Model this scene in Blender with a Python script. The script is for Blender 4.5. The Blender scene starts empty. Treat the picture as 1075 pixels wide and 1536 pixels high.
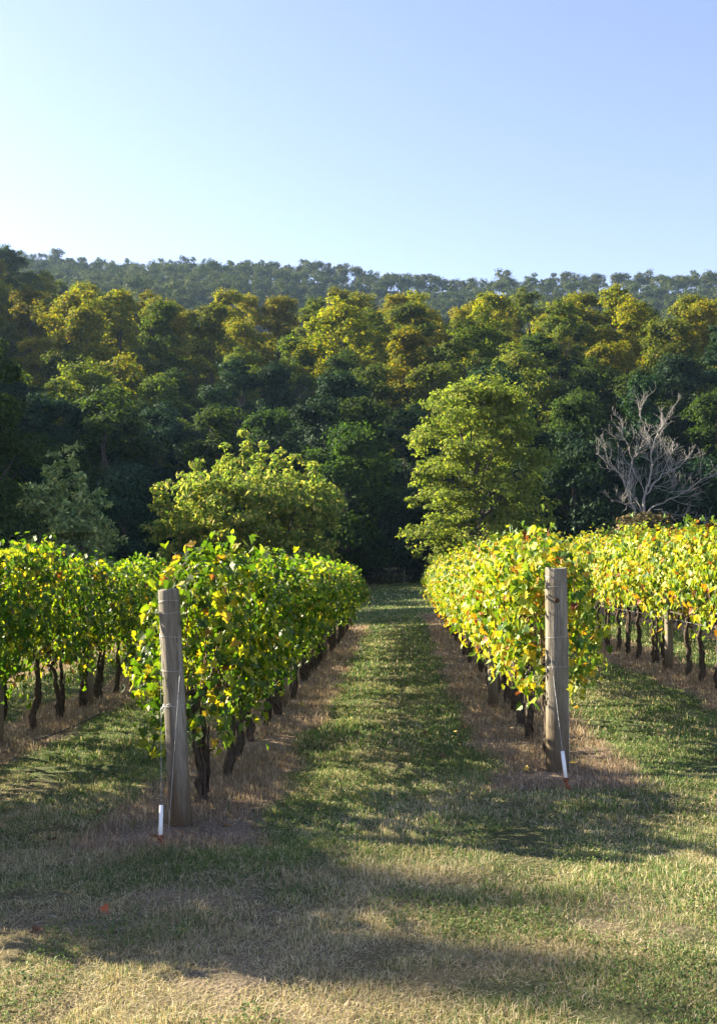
import bpy, math
import numpy as np
from mathutils import Vector, Matrix

# ------------------------------------------------------------------ camera, sky, sun, exposure
scn = bpy.context.scene
COL = scn.collection
R = math.radians
FPX = 1550.0                       # focal length in pixels of the 1075x1536 photograph
PITCH = math.atan(84 / FPX)
YAW = math.atan(65 / FPX)
EYE = 1.75
cam_d = bpy.data.cameras.new('camera')
cam_d.sensor_fit = 'VERTICAL'
cam_d.sensor_height = 36
cam_d.lens = 36 * FPX / 1536
cam_d.clip_start = 0.1
cam_d.clip_end = 3000
cam = bpy.data.objects.new('camera', cam_d)
cam.location = (0, 0, EYE)
cam.rotation_euler = (R(90) + PITCH, 0, YAW)
COL.objects.link(cam)
scn.camera = cam

SUN_EL = R(25.5)
SUN_AZ = R(22)                     # sun stands to the left, this far ahead of square-left
world = bpy.data.worlds.new('World')
scn.world = world
world.use_nodes = True
wn = world.node_tree.nodes
wl = world.node_tree.links
wn.clear()
wo = wn.new('ShaderNodeOutputWorld')
bg = wn.new('ShaderNodeBackground')
sky = wn.new('ShaderNodeTexSky')
sky.sky_type = 'NISHITA'
sky.sun_disc = False
sky.sun_elevation = SUN_EL
sky.sun_rotation = -(R(90) - SUN_AZ)
sky.altitude = 200
sky.air_density = 1.0
sky.dust_density = 0.5
sky.ozone_density = 1.6
bg.inputs['Strength'].default_value = 0.058
tint = wn.new('ShaderNodeMix')          # slightly less green, as the camera saw it
tint.data_type = 'RGBA'
tint.blend_type = 'MULTIPLY'
tint.inputs[0].default_value = 1.0
tint.inputs[7].default_value = (1.13, 0.935, 0.95, 1)
wl.new(sky.outputs[0], tint.inputs[6])
wl.new(tint.outputs[2], bg.inputs[0])
wl.new(bg.outputs[0], wo.inputs[0])

sun_d = bpy.data.lights.new('sun', 'SUN')
sun_d.energy = 5.0
sun_d.angle = R(0.45)
sun_d.color = (1.0, 0.87, 0.64)
sun = bpy.data.objects.new('sun', sun_d)
to_sun = Vector((-math.cos(SUN_EL) * math.cos(SUN_AZ), math.cos(SUN_EL) * math.sin(SUN_AZ), math.sin(SUN_EL)))
sun.rotation_euler = to_sun.to_track_quat('Z', 'Y').to_euler()
COL.objects.link(sun)

vs = scn.view_settings
vs.view_transform = 'Standard'
vs.look = 'None'
vs.exposure = 2.5
vs.gamma = 1.0
cy = scn.cycles
cy.use_denoising = True
cy.max_bounces = 6
cy.diffuse_bounces = 3
cy.glossy_bounces = 2
cy.transmission_bounces = 4
cy.volume_bounces = 0
cy.transparent_max_bounces = 4
cy.caustics_reflective = False
cy.caustics_refractive = False

# ------------------------------------------------------------------ projection helpers
_right = Vector((math.cos(YAW), math.sin(YAW), 0))
_fh = Vector((-math.sin(YAW), math.cos(YAW), 0))
_fwd = _fh * math.cos(PITCH) + Vector((0, 0, math.sin(PITCH)))
_up = Vector((0, 0, math.cos(PITCH))) - _fh * math.sin(PITCH)


def ray(px, py):
    return _right * ((px - 537.5) / FPX) + _up * ((768 - py) / FPX) + _fwd


def at_y(px, py, Y):
    d = ray(px, py)
    t = Y / d.y
    return Vector((0, 0, EYE)) + d * t


def sstep(a, b, x):
    t = np.clip((x - a) / (b - a), 0, 1)
    return t * t * (3 - 2 * t)


# ------------------------------------------------------------------ value noise on arrays
_nr = np.random.default_rng(11)
_perm = _nr.random((256, 256))


def vnoise(x, y):
    x = np.asarray(x, float)
    y = np.asarray(y, float)
    xi = np.floor(x).astype(int)
    yi = np.floor(y).astype(int)
    fx = x - xi
    fy = y - yi
    fx = fx * fx * (3 - 2 * fx)
    fy = fy * fy * (3 - 2 * fy)
    a = _perm[xi & 255, yi & 255]
    b = _perm[(xi + 1) & 255, yi & 255]
    c = _perm[xi & 255, (yi + 1) & 255]
    d = _perm[(xi + 1) & 255, (yi + 1) & 255]
    return (a * (1 - fx) + b * fx) * (1 - fy) + (c * (1 - fx) + d * fx) * fy


def fbm(x, y, s=1.0, o=4, off=0.0):
    v = 0
    amp = 0.5
    tot = 0
    x = np.asarray(x, float) / s + off
    y = np.asarray(y, float) / s + off * 1.7
    for k in range(o):
        v = v + amp * vnoise(x, y)
        tot += amp
        amp *= 0.5
        x = x * 2.03 + 17.1
        y = y * 2.03 + 9.4
    return v / tot


# ------------------------------------------------------------------ terrain
def height(x, y):
    x = np.asarray(x, float)
    y = np.asarray(y, float)
    h = 0.04 * np.clip(x, -15, 15)
    h = h + 0.7 * sstep(36, 74, y)
    crest = 25 - 0.035 * np.clip(x, -90, 120)
    h = h + crest * sstep(70, 158, y)
    h = h - 8 * sstep(165, 230, y) * sstep(-70, -10, x)
    h = h + 24 * sstep(-25, -85, x) * sstep(135, 215, y)
    h = h + np.interp(y, [58, 75, 90, 125, 160, 200, 240], [0, 9, 11, 9, 6, 3, 0]) * sstep(-0.30 * y - 8, -0.30 * y - 34, x)
    ridge = np.interp(x, [-300, -202, -140, -51, -14, 33, 87, 160], [155, 154, 148, 149.5, 145, 140.5, 141.5, 142])
    ridge = ridge + 5 * (fbm(x, y * 0 + 3, 60, 3, 5.1) - 0.5)
    k = np.clip((y - 235) / 290, 0, 1) ** 1.12
    h = h * (1 - k) + ridge * k
    h = h - 30 * sstep(540, 640, y)
    und = (fbm(x, y, 30, 3, 2.2) - 0.5) * 3 * sstep(75, 110, y)
    return h + und + 0.05 * (fbm(x, y, 2.2, 3, 8.0) - 0.5) * sstep(2, 4, y) * (1 - sstep(60, 74, y))


def hz(x, y):
    return float(height(np.array([x]), np.array([y]))[0])


# ------------------------------------------------------------------ mesh helpers
def mesh_np(name, verts, polys, mats=(), mat_idx=None, smooth=False, colors=None):
    """polys: list of (n_faces, k) index arrays"""
    me = bpy.data.meshes.new(name)
    verts = np.ascontiguousarray(verts, np.float32)
    me.vertices.add(len(verts))
    me.vertices.foreach_set('co', verts.ravel())
    polys = [np.asarray(p, np.int32) for p in polys if len(p)]
    loops = np.concatenate([p.ravel() for p in polys])
    tot = np.concatenate([np.full(len(p), p.shape[1], np.int32) for p in polys])
    start = np.concatenate([[0], np.cumsum(tot)[:-1]]).astype(np.int32)
    me.loops.add(len(loops))
    me.loops.foreach_set('vertex_index', loops)
    me.polygons.add(len(tot))
    me.polygons.foreach_set('loop_start', start)
    me.polygons.foreach_set('loop_total', tot)
    if mat_idx is not None:
        me.polygons.foreach_set('material_index', np.asarray(mat_idx, np.int32))
    me.polygons.foreach_set('use_smooth', np.full(len(tot), smooth))
    for m in mats:
        me.materials.append(m)
    me.update(calc_edges=True)
    if colors is not None:
        a = me.color_attributes.new('Col', 'FLOAT_COLOR', 'POINT')
        c = np.ones((len(verts), 4), np.float32)
        c[:, :3] = colors
        a.data.foreach_set('color', c.ravel())
    return me


class MB:
    """collects tubes, boxes, blobs into one mesh"""

    def __init__(self):
        self.v = []
        self.q = []
        self.t = []
        self.n = 0

    def add(self, v, q=None, t=None):
        v = np.asarray(v, float)
        if q is not None and len(q):
            self.q.append(np.asarray(q) + self.n)
        if t is not None and len(t):
            self.t.append(np.asarray(t) + self.n)
        self.v.append(v)
        self.n += len(v)

    def tube(self, pts, rad, sides=8, cap=True, rough=0.0, rng=None, grooves=0):
        pts = np.asarray(pts, float)
        n = len(pts)
        rad = np.broadcast_to(np.asarray(rad, float), (n,)).copy()
        tan = np.gradient(pts, axis=0)
        tan /= np.linalg.norm(tan, axis=1)[:, None] + 1e-9
        ref = np.array([1.0, 0, 0]) if abs(tan[0][0]) < 0.9 else np.array([0, 1.0, 0])
        vs_ = []
        ang = np.arange(sides) * 2 * math.pi / sides
        u = np.cross(tan[0], ref)
        u /= np.linalg.norm(u)
        gro = 1 + (0.10 * np.sin(ang * grooves + 1.3) if grooves else 0 * ang)
        for i in range(n):
            u = u - tan[i] * np.dot(u, tan[i])
            u /= np.linalg.norm(u) + 1e-9
            w = np.cross(tan[i], u)
            r = rad[i] * gro
            if rough:
                r = r * (1 + rough * rng.uniform(-1, 1, sides))
            vs_.append(pts[i] + np.outer(r * np.cos(ang), u) + np.outer(r * np.sin(ang), w))
        v = np.concatenate(vs_)
        i = np.arange(n - 1)[:, None] * sides
        k = np.arange(sides)[None, :]
        k2 = (k + 1) % sides
        q = np.stack([i + k, i + k2, i + sides + k2, i + sides + k], -1).reshape(-1, 4)
        t = []
        if cap:
            v = np.concatenate([v, pts[:1], pts[-1:]])
            a, b = n * sides, n * sides + 1
            kk = np.arange(sides)
            k2 = (kk + 1) % sides
            t = np.concatenate([np.stack([np.full(sides, a), k2, kk], -1),
                                np.stack([np.full(sides, b), (n - 1) * sides + kk, (n - 1) * sides + k2], -1)])
        self.add(v, q, t)

    def ball(self, c, r, seg=8, rings=5):
        v = [[0, 0, 1.0]]
        for i in range(1, rings):
            th = math.pi * i / rings
            for j in range(seg):
                a = 2 * math.pi * j / seg
                v.append([math.sin(th) * math.cos(a), math.sin(th) * math.sin(a), math.cos(th)])
        v.append([0, 0, -1.0])
        q = []
        t = []
        for j in range(seg):
            t.append([0, 1 + j, 1 + (j + 1) % seg])
            t.append([len(v) - 1, 1 + (rings - 2) * seg + (j + 1) % seg, 1 + (rings - 2) * seg + j])
        for i in range(rings - 2):
            for j in range(seg):
                a = 1 + i * seg + j
                b = 1 + i * seg + (j + 1) % seg
                q.append([a, a + seg, b + seg, b])
        self.add(np.array(v) * r + np.asarray(c, float), q, t)

    def mesh(self, name, mat, smooth=True):
        return mesh_np(name, np.concatenate(self.v), [np.concatenate(self.q) if self.q else [],
                                                      np.concatenate(self.t) if self.t else []], [mat], smooth=smooth)


def obj(name, me, parent=None, loc=(0, 0, 0), rotz=0.0):
    o = bpy.data.objects.new(name, me)
    o.location = loc
    o.rotation_euler = (0, 0, rotz)
    COL.objects.link(o)
    if parent:
        o.parent = parent
    return o


def tag(o, label=None, cat=None, group=None, kind=None):
    if label:
        o['label'] = label
    if cat:
        o['category'] = cat
    if group:
        o['group'] = group
    if kind:
        o['kind'] = kind
    return o


ORD = ['first', 'second', 'third', 'fourth', 'fifth', 'sixth', 'seventh', 'eighth', 'ninth', 'tenth', 'eleventh',
       'twelfth', 'thirteenth', 'fourteenth', 'fifteenth', 'sixteenth', 'seventeenth', 'eighteenth', 'nineteenth',
       'twentieth', 'twenty-first', 'twenty-second', 'twenty-third', 'twenty-fourth', 'twenty-fifth', 'twenty-sixth',
       'twenty-seventh', 'twenty-eighth', 'twenty-ninth', 'thirtieth'] + ['later'] * 200


# ------------------------------------------------------------------ materials
def new_mat(name):
    m = bpy.data.materials.new(name)
    m.use_nodes = True
    nt = m.node_tree
    for n in list(nt.nodes):
        nt.nodes.remove(n)
    out = nt.nodes.new('ShaderNodeOutputMaterial')
    return m, nt, out


def ramp(nt, stops, inp=None, mode='LINEAR'):
    r = nt.nodes.new('ShaderNodeValToRGB')
    r.color_ramp.interpolation = mode
    e = r.color_ramp.elements
    while len(e) < len(stops):
        e.new(0.5)
    for i, (p, c) in enumerate(stops):
        e[i].position = p
        e[i].color = (*c, 1)
    if inp is not None:
        nt.links.new(inp, r.inputs[0])
    return r


def mix_col(nt, a, b, fac, mode='MIX'):
    m = nt.nodes.new('ShaderNodeMix')
    m.data_type = 'RGBA'
    m.blend_type = mode
    for sock, val in ((m.inputs[6], a), (m.inputs[7], b), (m.inputs[0], fac)):
        if hasattr(val, 'links'):
            nt.links.new(val, sock)
        elif isinstance(val, (int, float)):
            sock.default_value = val
        else:
            sock.default_value = (*val, 1)
    return m.outputs[2]


def leaf_shader(nt, out, color, trans_tint=(1.15, 1.2, 0.5), trans=0.35, rough=0.7, spec=0.08):
    p = nt.nodes.new('ShaderNodeBsdfPrincipled')
    p.inputs['Roughness'].default_value = rough
    p.inputs['Specular IOR Level'].default_value = spec
    nt.links.new(color, p.inputs['Base Color'])
    t = nt.nodes.new('ShaderNodeBsdfTranslucent')
    nt.links.new(mix_col(nt, color, trans_tint, 1.0, 'MULTIPLY'), t.inputs['Color'])
    ms = nt.nodes.new('ShaderNodeMixShader')
    ms.inputs[0].default_value = trans
    nt.links.new(p.outputs[0], ms.inputs[1])
    nt.links.new(t.outputs[0], ms.inputs[2])
    nt.links.new(ms.outputs[0], out.inputs['Surface'])


def leaf_mat(name, stops, obj_var=0.25, **kw):
    """colour picked per leaf, and shifted a little per plant"""
    m, nt, out = new_mat(name)
    g = nt.nodes.new('ShaderNodeNewGeometry')
    r = ramp(nt, stops, g.outputs['Random Per Island'])
    oi = nt.nodes.new('ShaderNodeObjectInfo')
    hs = nt.nodes.new('ShaderNodeHueSaturation')
    mr = nt.nodes.new('ShaderNodeMapRange')
    mr.inputs['To Min'].default_value = 1 - obj_var
    mr.inputs['To Max'].default_value = 1 + obj_var
    nt.links.new(oi.outputs['Random'], mr.inputs['Value'])
    nt.links.new(mr.outputs[0], hs.inputs['Value'])
    ml = nt.nodes.new('ShaderNodeMath')
    ml.operation = 'MULTIPLY'
    ml.inputs[1].default_value = 7.31
    nt.links.new(oi.outputs['Random'], ml.inputs[0])
    fr = nt.nodes.new('ShaderNodeMath')
    fr.operation = 'FRACT'
    nt.links.new(ml.outputs[0], fr.inputs[0])
    mh = nt.nodes.new('ShaderNodeMapRange')
    mh.inputs['To Min'].default_value = 0.5 - 0.08 * obj_var
    mh.inputs['To Max'].default_value = 0.5 + 0.05 * obj_var
    nt.links.new(fr.outputs[0], mh.inputs['Value'])
    nt.links.new(mh.outputs[0], hs.inputs['Hue'])
    tc = nt.nodes.new('ShaderNodeTexCoord')
    nz = nt.nodes.new('ShaderNodeTexNoise')
    nz.inputs['Scale'].default_value = 28 if 'vine' in name else 6
    nz.inputs['Detail'].default_value = 4
    nt.links.new(tc.outputs['Object'], nz.inputs['Vector'])
    mot = ramp(nt, [(0.32, (0.62, 0.70, 0.75)), (0.5, (1, 1, 1)), (0.7, (1.25, 1.15, 0.95))], nz.outputs[0])
    nt.links.new(mix_col(nt, r.outputs[0], mot.outputs[0], 0.9, 'MULTIPLY'), hs.inputs['Color'])
    leaf_shader(nt, out, hs.outputs[0], **kw)
    return m


def col_mat(name, rough=0.7, trans=0.25):
    m, nt, out = new_mat(name)
    a = nt.nodes.new('ShaderNodeAttribute')
    a.attribute_name = 'Col'
    leaf_shader(nt, out, a.outputs['Color'], trans_tint=(1.1, 1.1, 0.7), trans=trans, rough=rough, spec=0.2)
    return m


def bark_mat(name, dark, light, scale=(14, 14, 2.2), bump=0.6):
    m, nt, out = new_mat(name)
    p = nt.nodes.new('ShaderNodeBsdfPrincipled')
    p.inputs['Roughness'].default_value = 0.9
    p.inputs['Specular IOR Level'].default_value = 0.15
    tc = nt.nodes.new('ShaderNodeTexCoord')
    mp = nt.nodes.new('ShaderNodeMapping')
    mp.inputs['Scale'].default_value = scale
    nt.links.new(tc.outputs['Object'], mp.inputs[0])
    n = nt.nodes.new('ShaderNodeTexNoise')
    n.inputs['Scale'].default_value = 3
    n.inputs['Detail'].default_value = 6
    n.inputs['Roughness'].default_value = 0.7
    nt.links.new(mp.outputs[0], n.inputs['Vector'])
    r = ramp(nt, [(0.35, dark), (0.7, light)], n.outputs[0])
    nt.links.new(r.outputs[0], p.inputs['Base Color'])
    b = nt.nodes.new('ShaderNodeBump')
    b.inputs['Strength'].default_value = bump
    b.inputs['Distance'].default_value = 0.02
    nt.links.new(n.outputs[0], b.inputs['Height'])
    nt.links.new(b.outputs[0], p.inputs['Normal'])
    nt.links.new(p.outputs[0], out.inputs[0])
    return m


def plain_mat(name, color, rough=0.6, metal=0.0, noise=0.15, scale=30, spec=0.4):
    m, nt, out = new_mat(name)
    p = nt.nodes.new('ShaderNodeBsdfPrincipled')
    p.inputs['Roughness'].default_value = rough
    p.inputs['Metallic'].default_value = metal
    p.inputs['Specular IOR Level'].default_value = spec
    n = nt.nodes.new('ShaderNodeTexNoise')
    n.inputs['Scale'].default_value = scale
    n.inputs['Detail'].default_value = 5
    tc = nt.nodes.new('ShaderNodeTexCoord')
    nt.links.new(tc.outputs['Object'], n.inputs['Vector'])
    c0 = tuple(c * (1 - noise) for c in color)
    c1 = tuple(min(1, c * (1 + noise)) for c in color)
    r = ramp(nt, [(0.3, c0), (0.7, c1)], n.outputs[0])
    nt.links.new(r.outputs[0], p.inputs['Base Color'])
    nt.links.new(p.outputs[0], out.inputs[0])
    return m


def post_mat(name, seed):
    """weathered round timber: grey streaks, fine cracks, knots, damp brown foot"""
    m, nt, out = new_mat(name)
    p = nt.nodes.new('ShaderNodeBsdfPrincipled')
    p.inputs['Roughness'].default_value = 0.85
    p.inputs['Specular IOR Level'].default_value = 0.2
    tc = nt.nodes.new('ShaderNodeTexCoord')

    def noise(scale3, s, det, rough=0.6, off=0):
        mp = nt.nodes.new('ShaderNodeMapping')
        mp.inputs['Scale'].default_value = scale3
        mp.inputs['Location'].default_value = (seed * 3.1 + off, seed + off, seed * 1.7)
        nt.links.new(tc.outputs['Object'], mp.inputs[0])
        n = nt.nodes.new('ShaderNodeTexNoise')
        n.inputs['Scale'].default_value = s
        n.inputs['Detail'].default_value = det
        n.inputs['Roughness'].default_value = rough
        nt.links.new(mp.outputs[0], n.inputs['Vector'])
        return n.outputs[0]

    fine = noise((55, 55, 2.6), 2.2, 8, 0.75)
    broad = noise((7, 7, 1.2), 1.5, 3, 0.5, 4)
    base = ramp(nt, [(0.25, (0.075, 0.066, 0.055)), (0.40, (0.18, 0.165, 0.14)), (0.58, (0.27, 0.252, 0.22)),
                     (0.8, (0.40, 0.38, 0.34))], fine)
    tint = ramp(nt, [(0.32, (0.60, 0.56, 0.48)), (0.66, (1.08, 1.06, 1.04))], broad)
    c = mix_col(nt, base.outputs[0], tint.outputs[0], 1.0, 'MULTIPLY')
    # long dark cracks
    cr = ramp(nt, [(0.0, (0, 0, 0)), (0.445, (0, 0, 0)), (0.46, (0.8, 0.8, 0.8)), (0.475, (0, 0, 0)), (1, (0, 0, 0))],
              noise((16, 16, 0.55), 1.6, 4, 0.55, 9))
    c = mix_col(nt, c, (0.04, 0.033, 0.026), cr.outputs[0])
    # damp, soil-brown foot
    sx = nt.nodes.new('ShaderNodeSeparateXYZ')
    nt.links.new(tc.outputs['Object'], sx.inputs[0])
    ad = nt.nodes.new('ShaderNodeMath')
    ad.operation = 'MULTIPLY_ADD'
    ad.inputs[1].default_value = 0.55
    nt.links.new(noise((10, 10, 1.5), 2, 4, 0.6, 2), ad.inputs[0])
    nt.links.new(sx.outputs[2], ad.inputs[2])
    foot = ramp(nt, [(0.30, (.92, .92, .92)), (0.92, (0, 0, 0))], ad.outputs[0])
    c = mix_col(nt, c, (0.085, 0.055, 0.03), foot.outputs[0])
    nt.links.new(c, p.inputs['Base Color'])
    b = nt.nodes.new('ShaderNodeBump')
    b.inputs['Strength'].default_value = 0.6
    b.inputs['Distance'].default_value = 0.006
    nt.links.new(fine, b.inputs['Height'])
    b2 = nt.nodes.new('ShaderNodeBump')
    b2.inputs['Strength'].default_value = 0.35
    b2.inputs['Distance'].default_value = 0.012
    b2.invert = True
    nt.links.new(cr.outputs[0], b2.inputs['Height'])
    nt.links.new(b.outputs[0], b2.inputs['Normal'])
    nt.links.new(b2.outputs[0], p.inputs['Normal'])
    nt.links.new(p.outputs[0], out.inputs[0])
    return m


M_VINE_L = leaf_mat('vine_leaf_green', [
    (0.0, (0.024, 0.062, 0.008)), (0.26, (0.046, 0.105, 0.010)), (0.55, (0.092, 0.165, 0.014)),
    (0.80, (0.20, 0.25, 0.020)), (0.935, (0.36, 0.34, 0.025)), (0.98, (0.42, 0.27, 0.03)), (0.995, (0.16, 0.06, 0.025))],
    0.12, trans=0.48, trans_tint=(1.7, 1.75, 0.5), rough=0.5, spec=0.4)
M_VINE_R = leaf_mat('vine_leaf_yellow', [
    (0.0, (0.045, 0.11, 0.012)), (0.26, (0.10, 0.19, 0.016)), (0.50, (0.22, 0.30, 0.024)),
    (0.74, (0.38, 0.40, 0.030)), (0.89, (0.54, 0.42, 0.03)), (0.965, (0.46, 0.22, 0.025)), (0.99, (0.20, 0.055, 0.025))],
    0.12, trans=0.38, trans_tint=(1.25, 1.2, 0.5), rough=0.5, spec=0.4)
M_BARK = bark_mat('vine_bark', (0.022, 0.017, 0.014), (0.12, 0.095, 0.075), (16, 16, 3))
M_CANE = plain_mat('cane_bark', (0.13, 0.07, 0.035), 0.7)
M_GRAPE = plain_mat('grape_skin', (0.02, 0.012, 0.03), 0.35, 0, 0.5, 60, 0.5)
M_TRUNK = bark_mat('tree_bark', (0.035, 0.03, 0.026), (0.15, 0.13, 0.11), (3, 3, 0.6))
M_DEAD = bark_mat('bare_grey_wood', (0.17, 0.162, 0.155), (0.35, 0.335, 0.32), (5, 5, 1), 0.3)
M_WIRE = plain_mat('galvanised_wire', (0.42, 0.42, 0.43), 0.5, 0.6, 0.1)
M_RUST = plain_mat('rusty_iron', (0.20, 0.065, 0.03), 0.85, 0.1, 0.4, 80)
M_WHITE = plain_mat('white_plastic', (0.80, 0.80, 0.82), 0.4, 0, 0.05)
M_HOSE = plain_mat('black_hose', (0.03, 0.027, 0.025), 0.6)
M_CROWN = {  # gold and grey hold some sunlight in their colour, dark some shade
    'gold': leaf_mat('leaves_sunlit_gold', [(0, (0.052, 0.093, 0.011)), (0.4, (0.139, 0.167, 0.015)), (0.75, (0.238, 0.229, 0.017)),
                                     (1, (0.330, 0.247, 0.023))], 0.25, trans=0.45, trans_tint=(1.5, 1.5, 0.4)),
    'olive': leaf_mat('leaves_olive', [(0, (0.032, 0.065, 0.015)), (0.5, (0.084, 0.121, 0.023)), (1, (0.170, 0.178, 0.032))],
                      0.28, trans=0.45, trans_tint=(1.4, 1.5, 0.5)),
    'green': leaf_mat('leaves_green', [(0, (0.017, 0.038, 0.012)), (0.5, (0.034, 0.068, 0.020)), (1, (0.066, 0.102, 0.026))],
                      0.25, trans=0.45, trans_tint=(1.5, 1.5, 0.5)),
    'dark': leaf_mat('leaves_shaded_dark', [(0, (0.010, 0.028, 0.017)), (0.5, (0.019, 0.048, 0.024)), (1, (0.037, 0.076, 0.034))],
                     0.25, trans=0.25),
    'lime': leaf_mat('leaves_lime', [(0, (0.080, 0.130, 0.026)), (0.5, (0.170, 0.215, 0.046)), (1, (0.30, 0.295, 0.065))],
                     0.05, trans=0.48, trans_tint=(1.3, 1.45, 0.6)),
    'pale': leaf_mat('leaves_pale', [(0, (0.064, 0.122, 0.029)), (0.5, (0.159, 0.223, 0.052)), (0.85, (0.316, 0.323, 0.079)),
                                     (1, (0.475, 0.402, 0.144))], 0.08, trans=0.45, trans_tint=(1.4, 1.5, 0.6)),
    'grey': leaf_mat('leaves_grey', [(0, (0.098, 0.170, 0.074)), (0.6, (0.197, 0.292, 0.111)), (1, (0.488, 0.532, 0.244))],
                     0.08, trans=0.28),
    'brown': leaf_mat('leaves_brown', [(0, (0.04, 0.04, 0.018)), (0.6, (0.09, 0.078, 0.035)), (1, (0.16, 0.12, 0.06))],
                      0.05, trans=0.2),
    'far': leaf_mat('leaves_far', [(0, (0.026, 0.054, 0.018)), (0.5, (0.059, 0.083, 0.025)), (1, (0.131, 0.125, 0.031))],
                    0.35, trans=0.2),
}
M_GRASS = col_mat('grass_blades', 0.7, 0.3)

# ------------------------------------------------------------------ rows and ground masks
X_L1 = at_y(272, 1237, 7.0).x * (EYE + 0.06) / (EYE - at_y(272, 1237, 7.0).z)
_pL = ray(272, 1237)
_tL = (EYE + 0.06) / -_pL.z
P_L = Vector((0, 0, EYE)) + _pL * _tL            # foot of the left end post
_pR = ray(836, 1160)
_tR = (EYE - 0.05) / -_pR.z
P_R = Vector((0, 0, EYE)) + _pR * _tR            # foot of the right end post
X_L1, X_R1 = P_L.x, P_R.x
SP = X_R1 - X_L1
X_L2, X_L3 = X_L1 - SP, X_L1 - 2 * SP
X_R2, X_R3 = X_R1 + SP, X_R1 + 2 * SP
DSL = (P_R.y - P_L.y) / SP
ROWS = {  # name: (x, first y, last y, top near, top far)
    'L1': (X_L1, P_L.y, 31.5), 'R1': (X_R1, P_R.y, 37.5),
    'L2': (X_L2, P_L.y - DSL * SP, 31.0), 'R2': (X_R2, P_R.y + DSL * SP, 39.0),
    'L3': (X_L3, P_L.y - 2 * DSL * SP, 31.0), 'R3': (X_R3, P_R.y + 2 * DSL * SP, 40.0)}
print('rows', {k: tuple(round(float(q), 2) for q in v) for k, v in ROWS.items()}, 'spacing', SP)


def strip_mask(x, y):
    """1 under the vine rows, where the grass is sprayed off"""
    m = np.zeros_like(np.asarray(x, float))
    wob = (fbm(x, y, 0.9, 3, 1.0) - 0.5) * 0.45
    for k, (rx, y0, y1) in ROWS.items():
        d = np.abs(x - rx) - 0.58 - wob
        e = (y0 - 0.65 - y) + wob * 0.8
        e2 = y - y1 - 0.6
        dd = np.maximum(np.maximum(d, e), e2)
        m = np.maximum(m, 1 - sstep(-0.12, 0.12, dd))
    return m


def dry_lit_mask(x, y):
    n1 = fbm(x, y, 1.5, 4, 3.3)
    n2 = fbm(x, y, 0.45, 3, 6.1)
    head = 1 - sstep(6.5, 9.5, y + 0.35 * x)          # trodden headland in front of the rows
    mid = np.exp(-((x + .15) / .42) ** 2) * sstep(7, 9, y) * (1 - sstep(31, 36, y)) + np.exp(-((x - 2.75) / .5) ** 2) * sstep(9, 12, y) * (1 - sstep(31, 36, y))  # sunlit stripes of the aisles put into the grass colour as straw
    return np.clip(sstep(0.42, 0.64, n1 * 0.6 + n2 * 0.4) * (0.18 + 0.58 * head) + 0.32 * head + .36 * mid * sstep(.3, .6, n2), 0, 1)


def bare_mask(x, y):
    n = fbm(x, y, 0.8, 4, 12.7)
    head = 1 - sstep(6.5, 9.0, y + 0.3 * x)
    return sstep(0.60, 0.72, n) * head * .7


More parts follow.
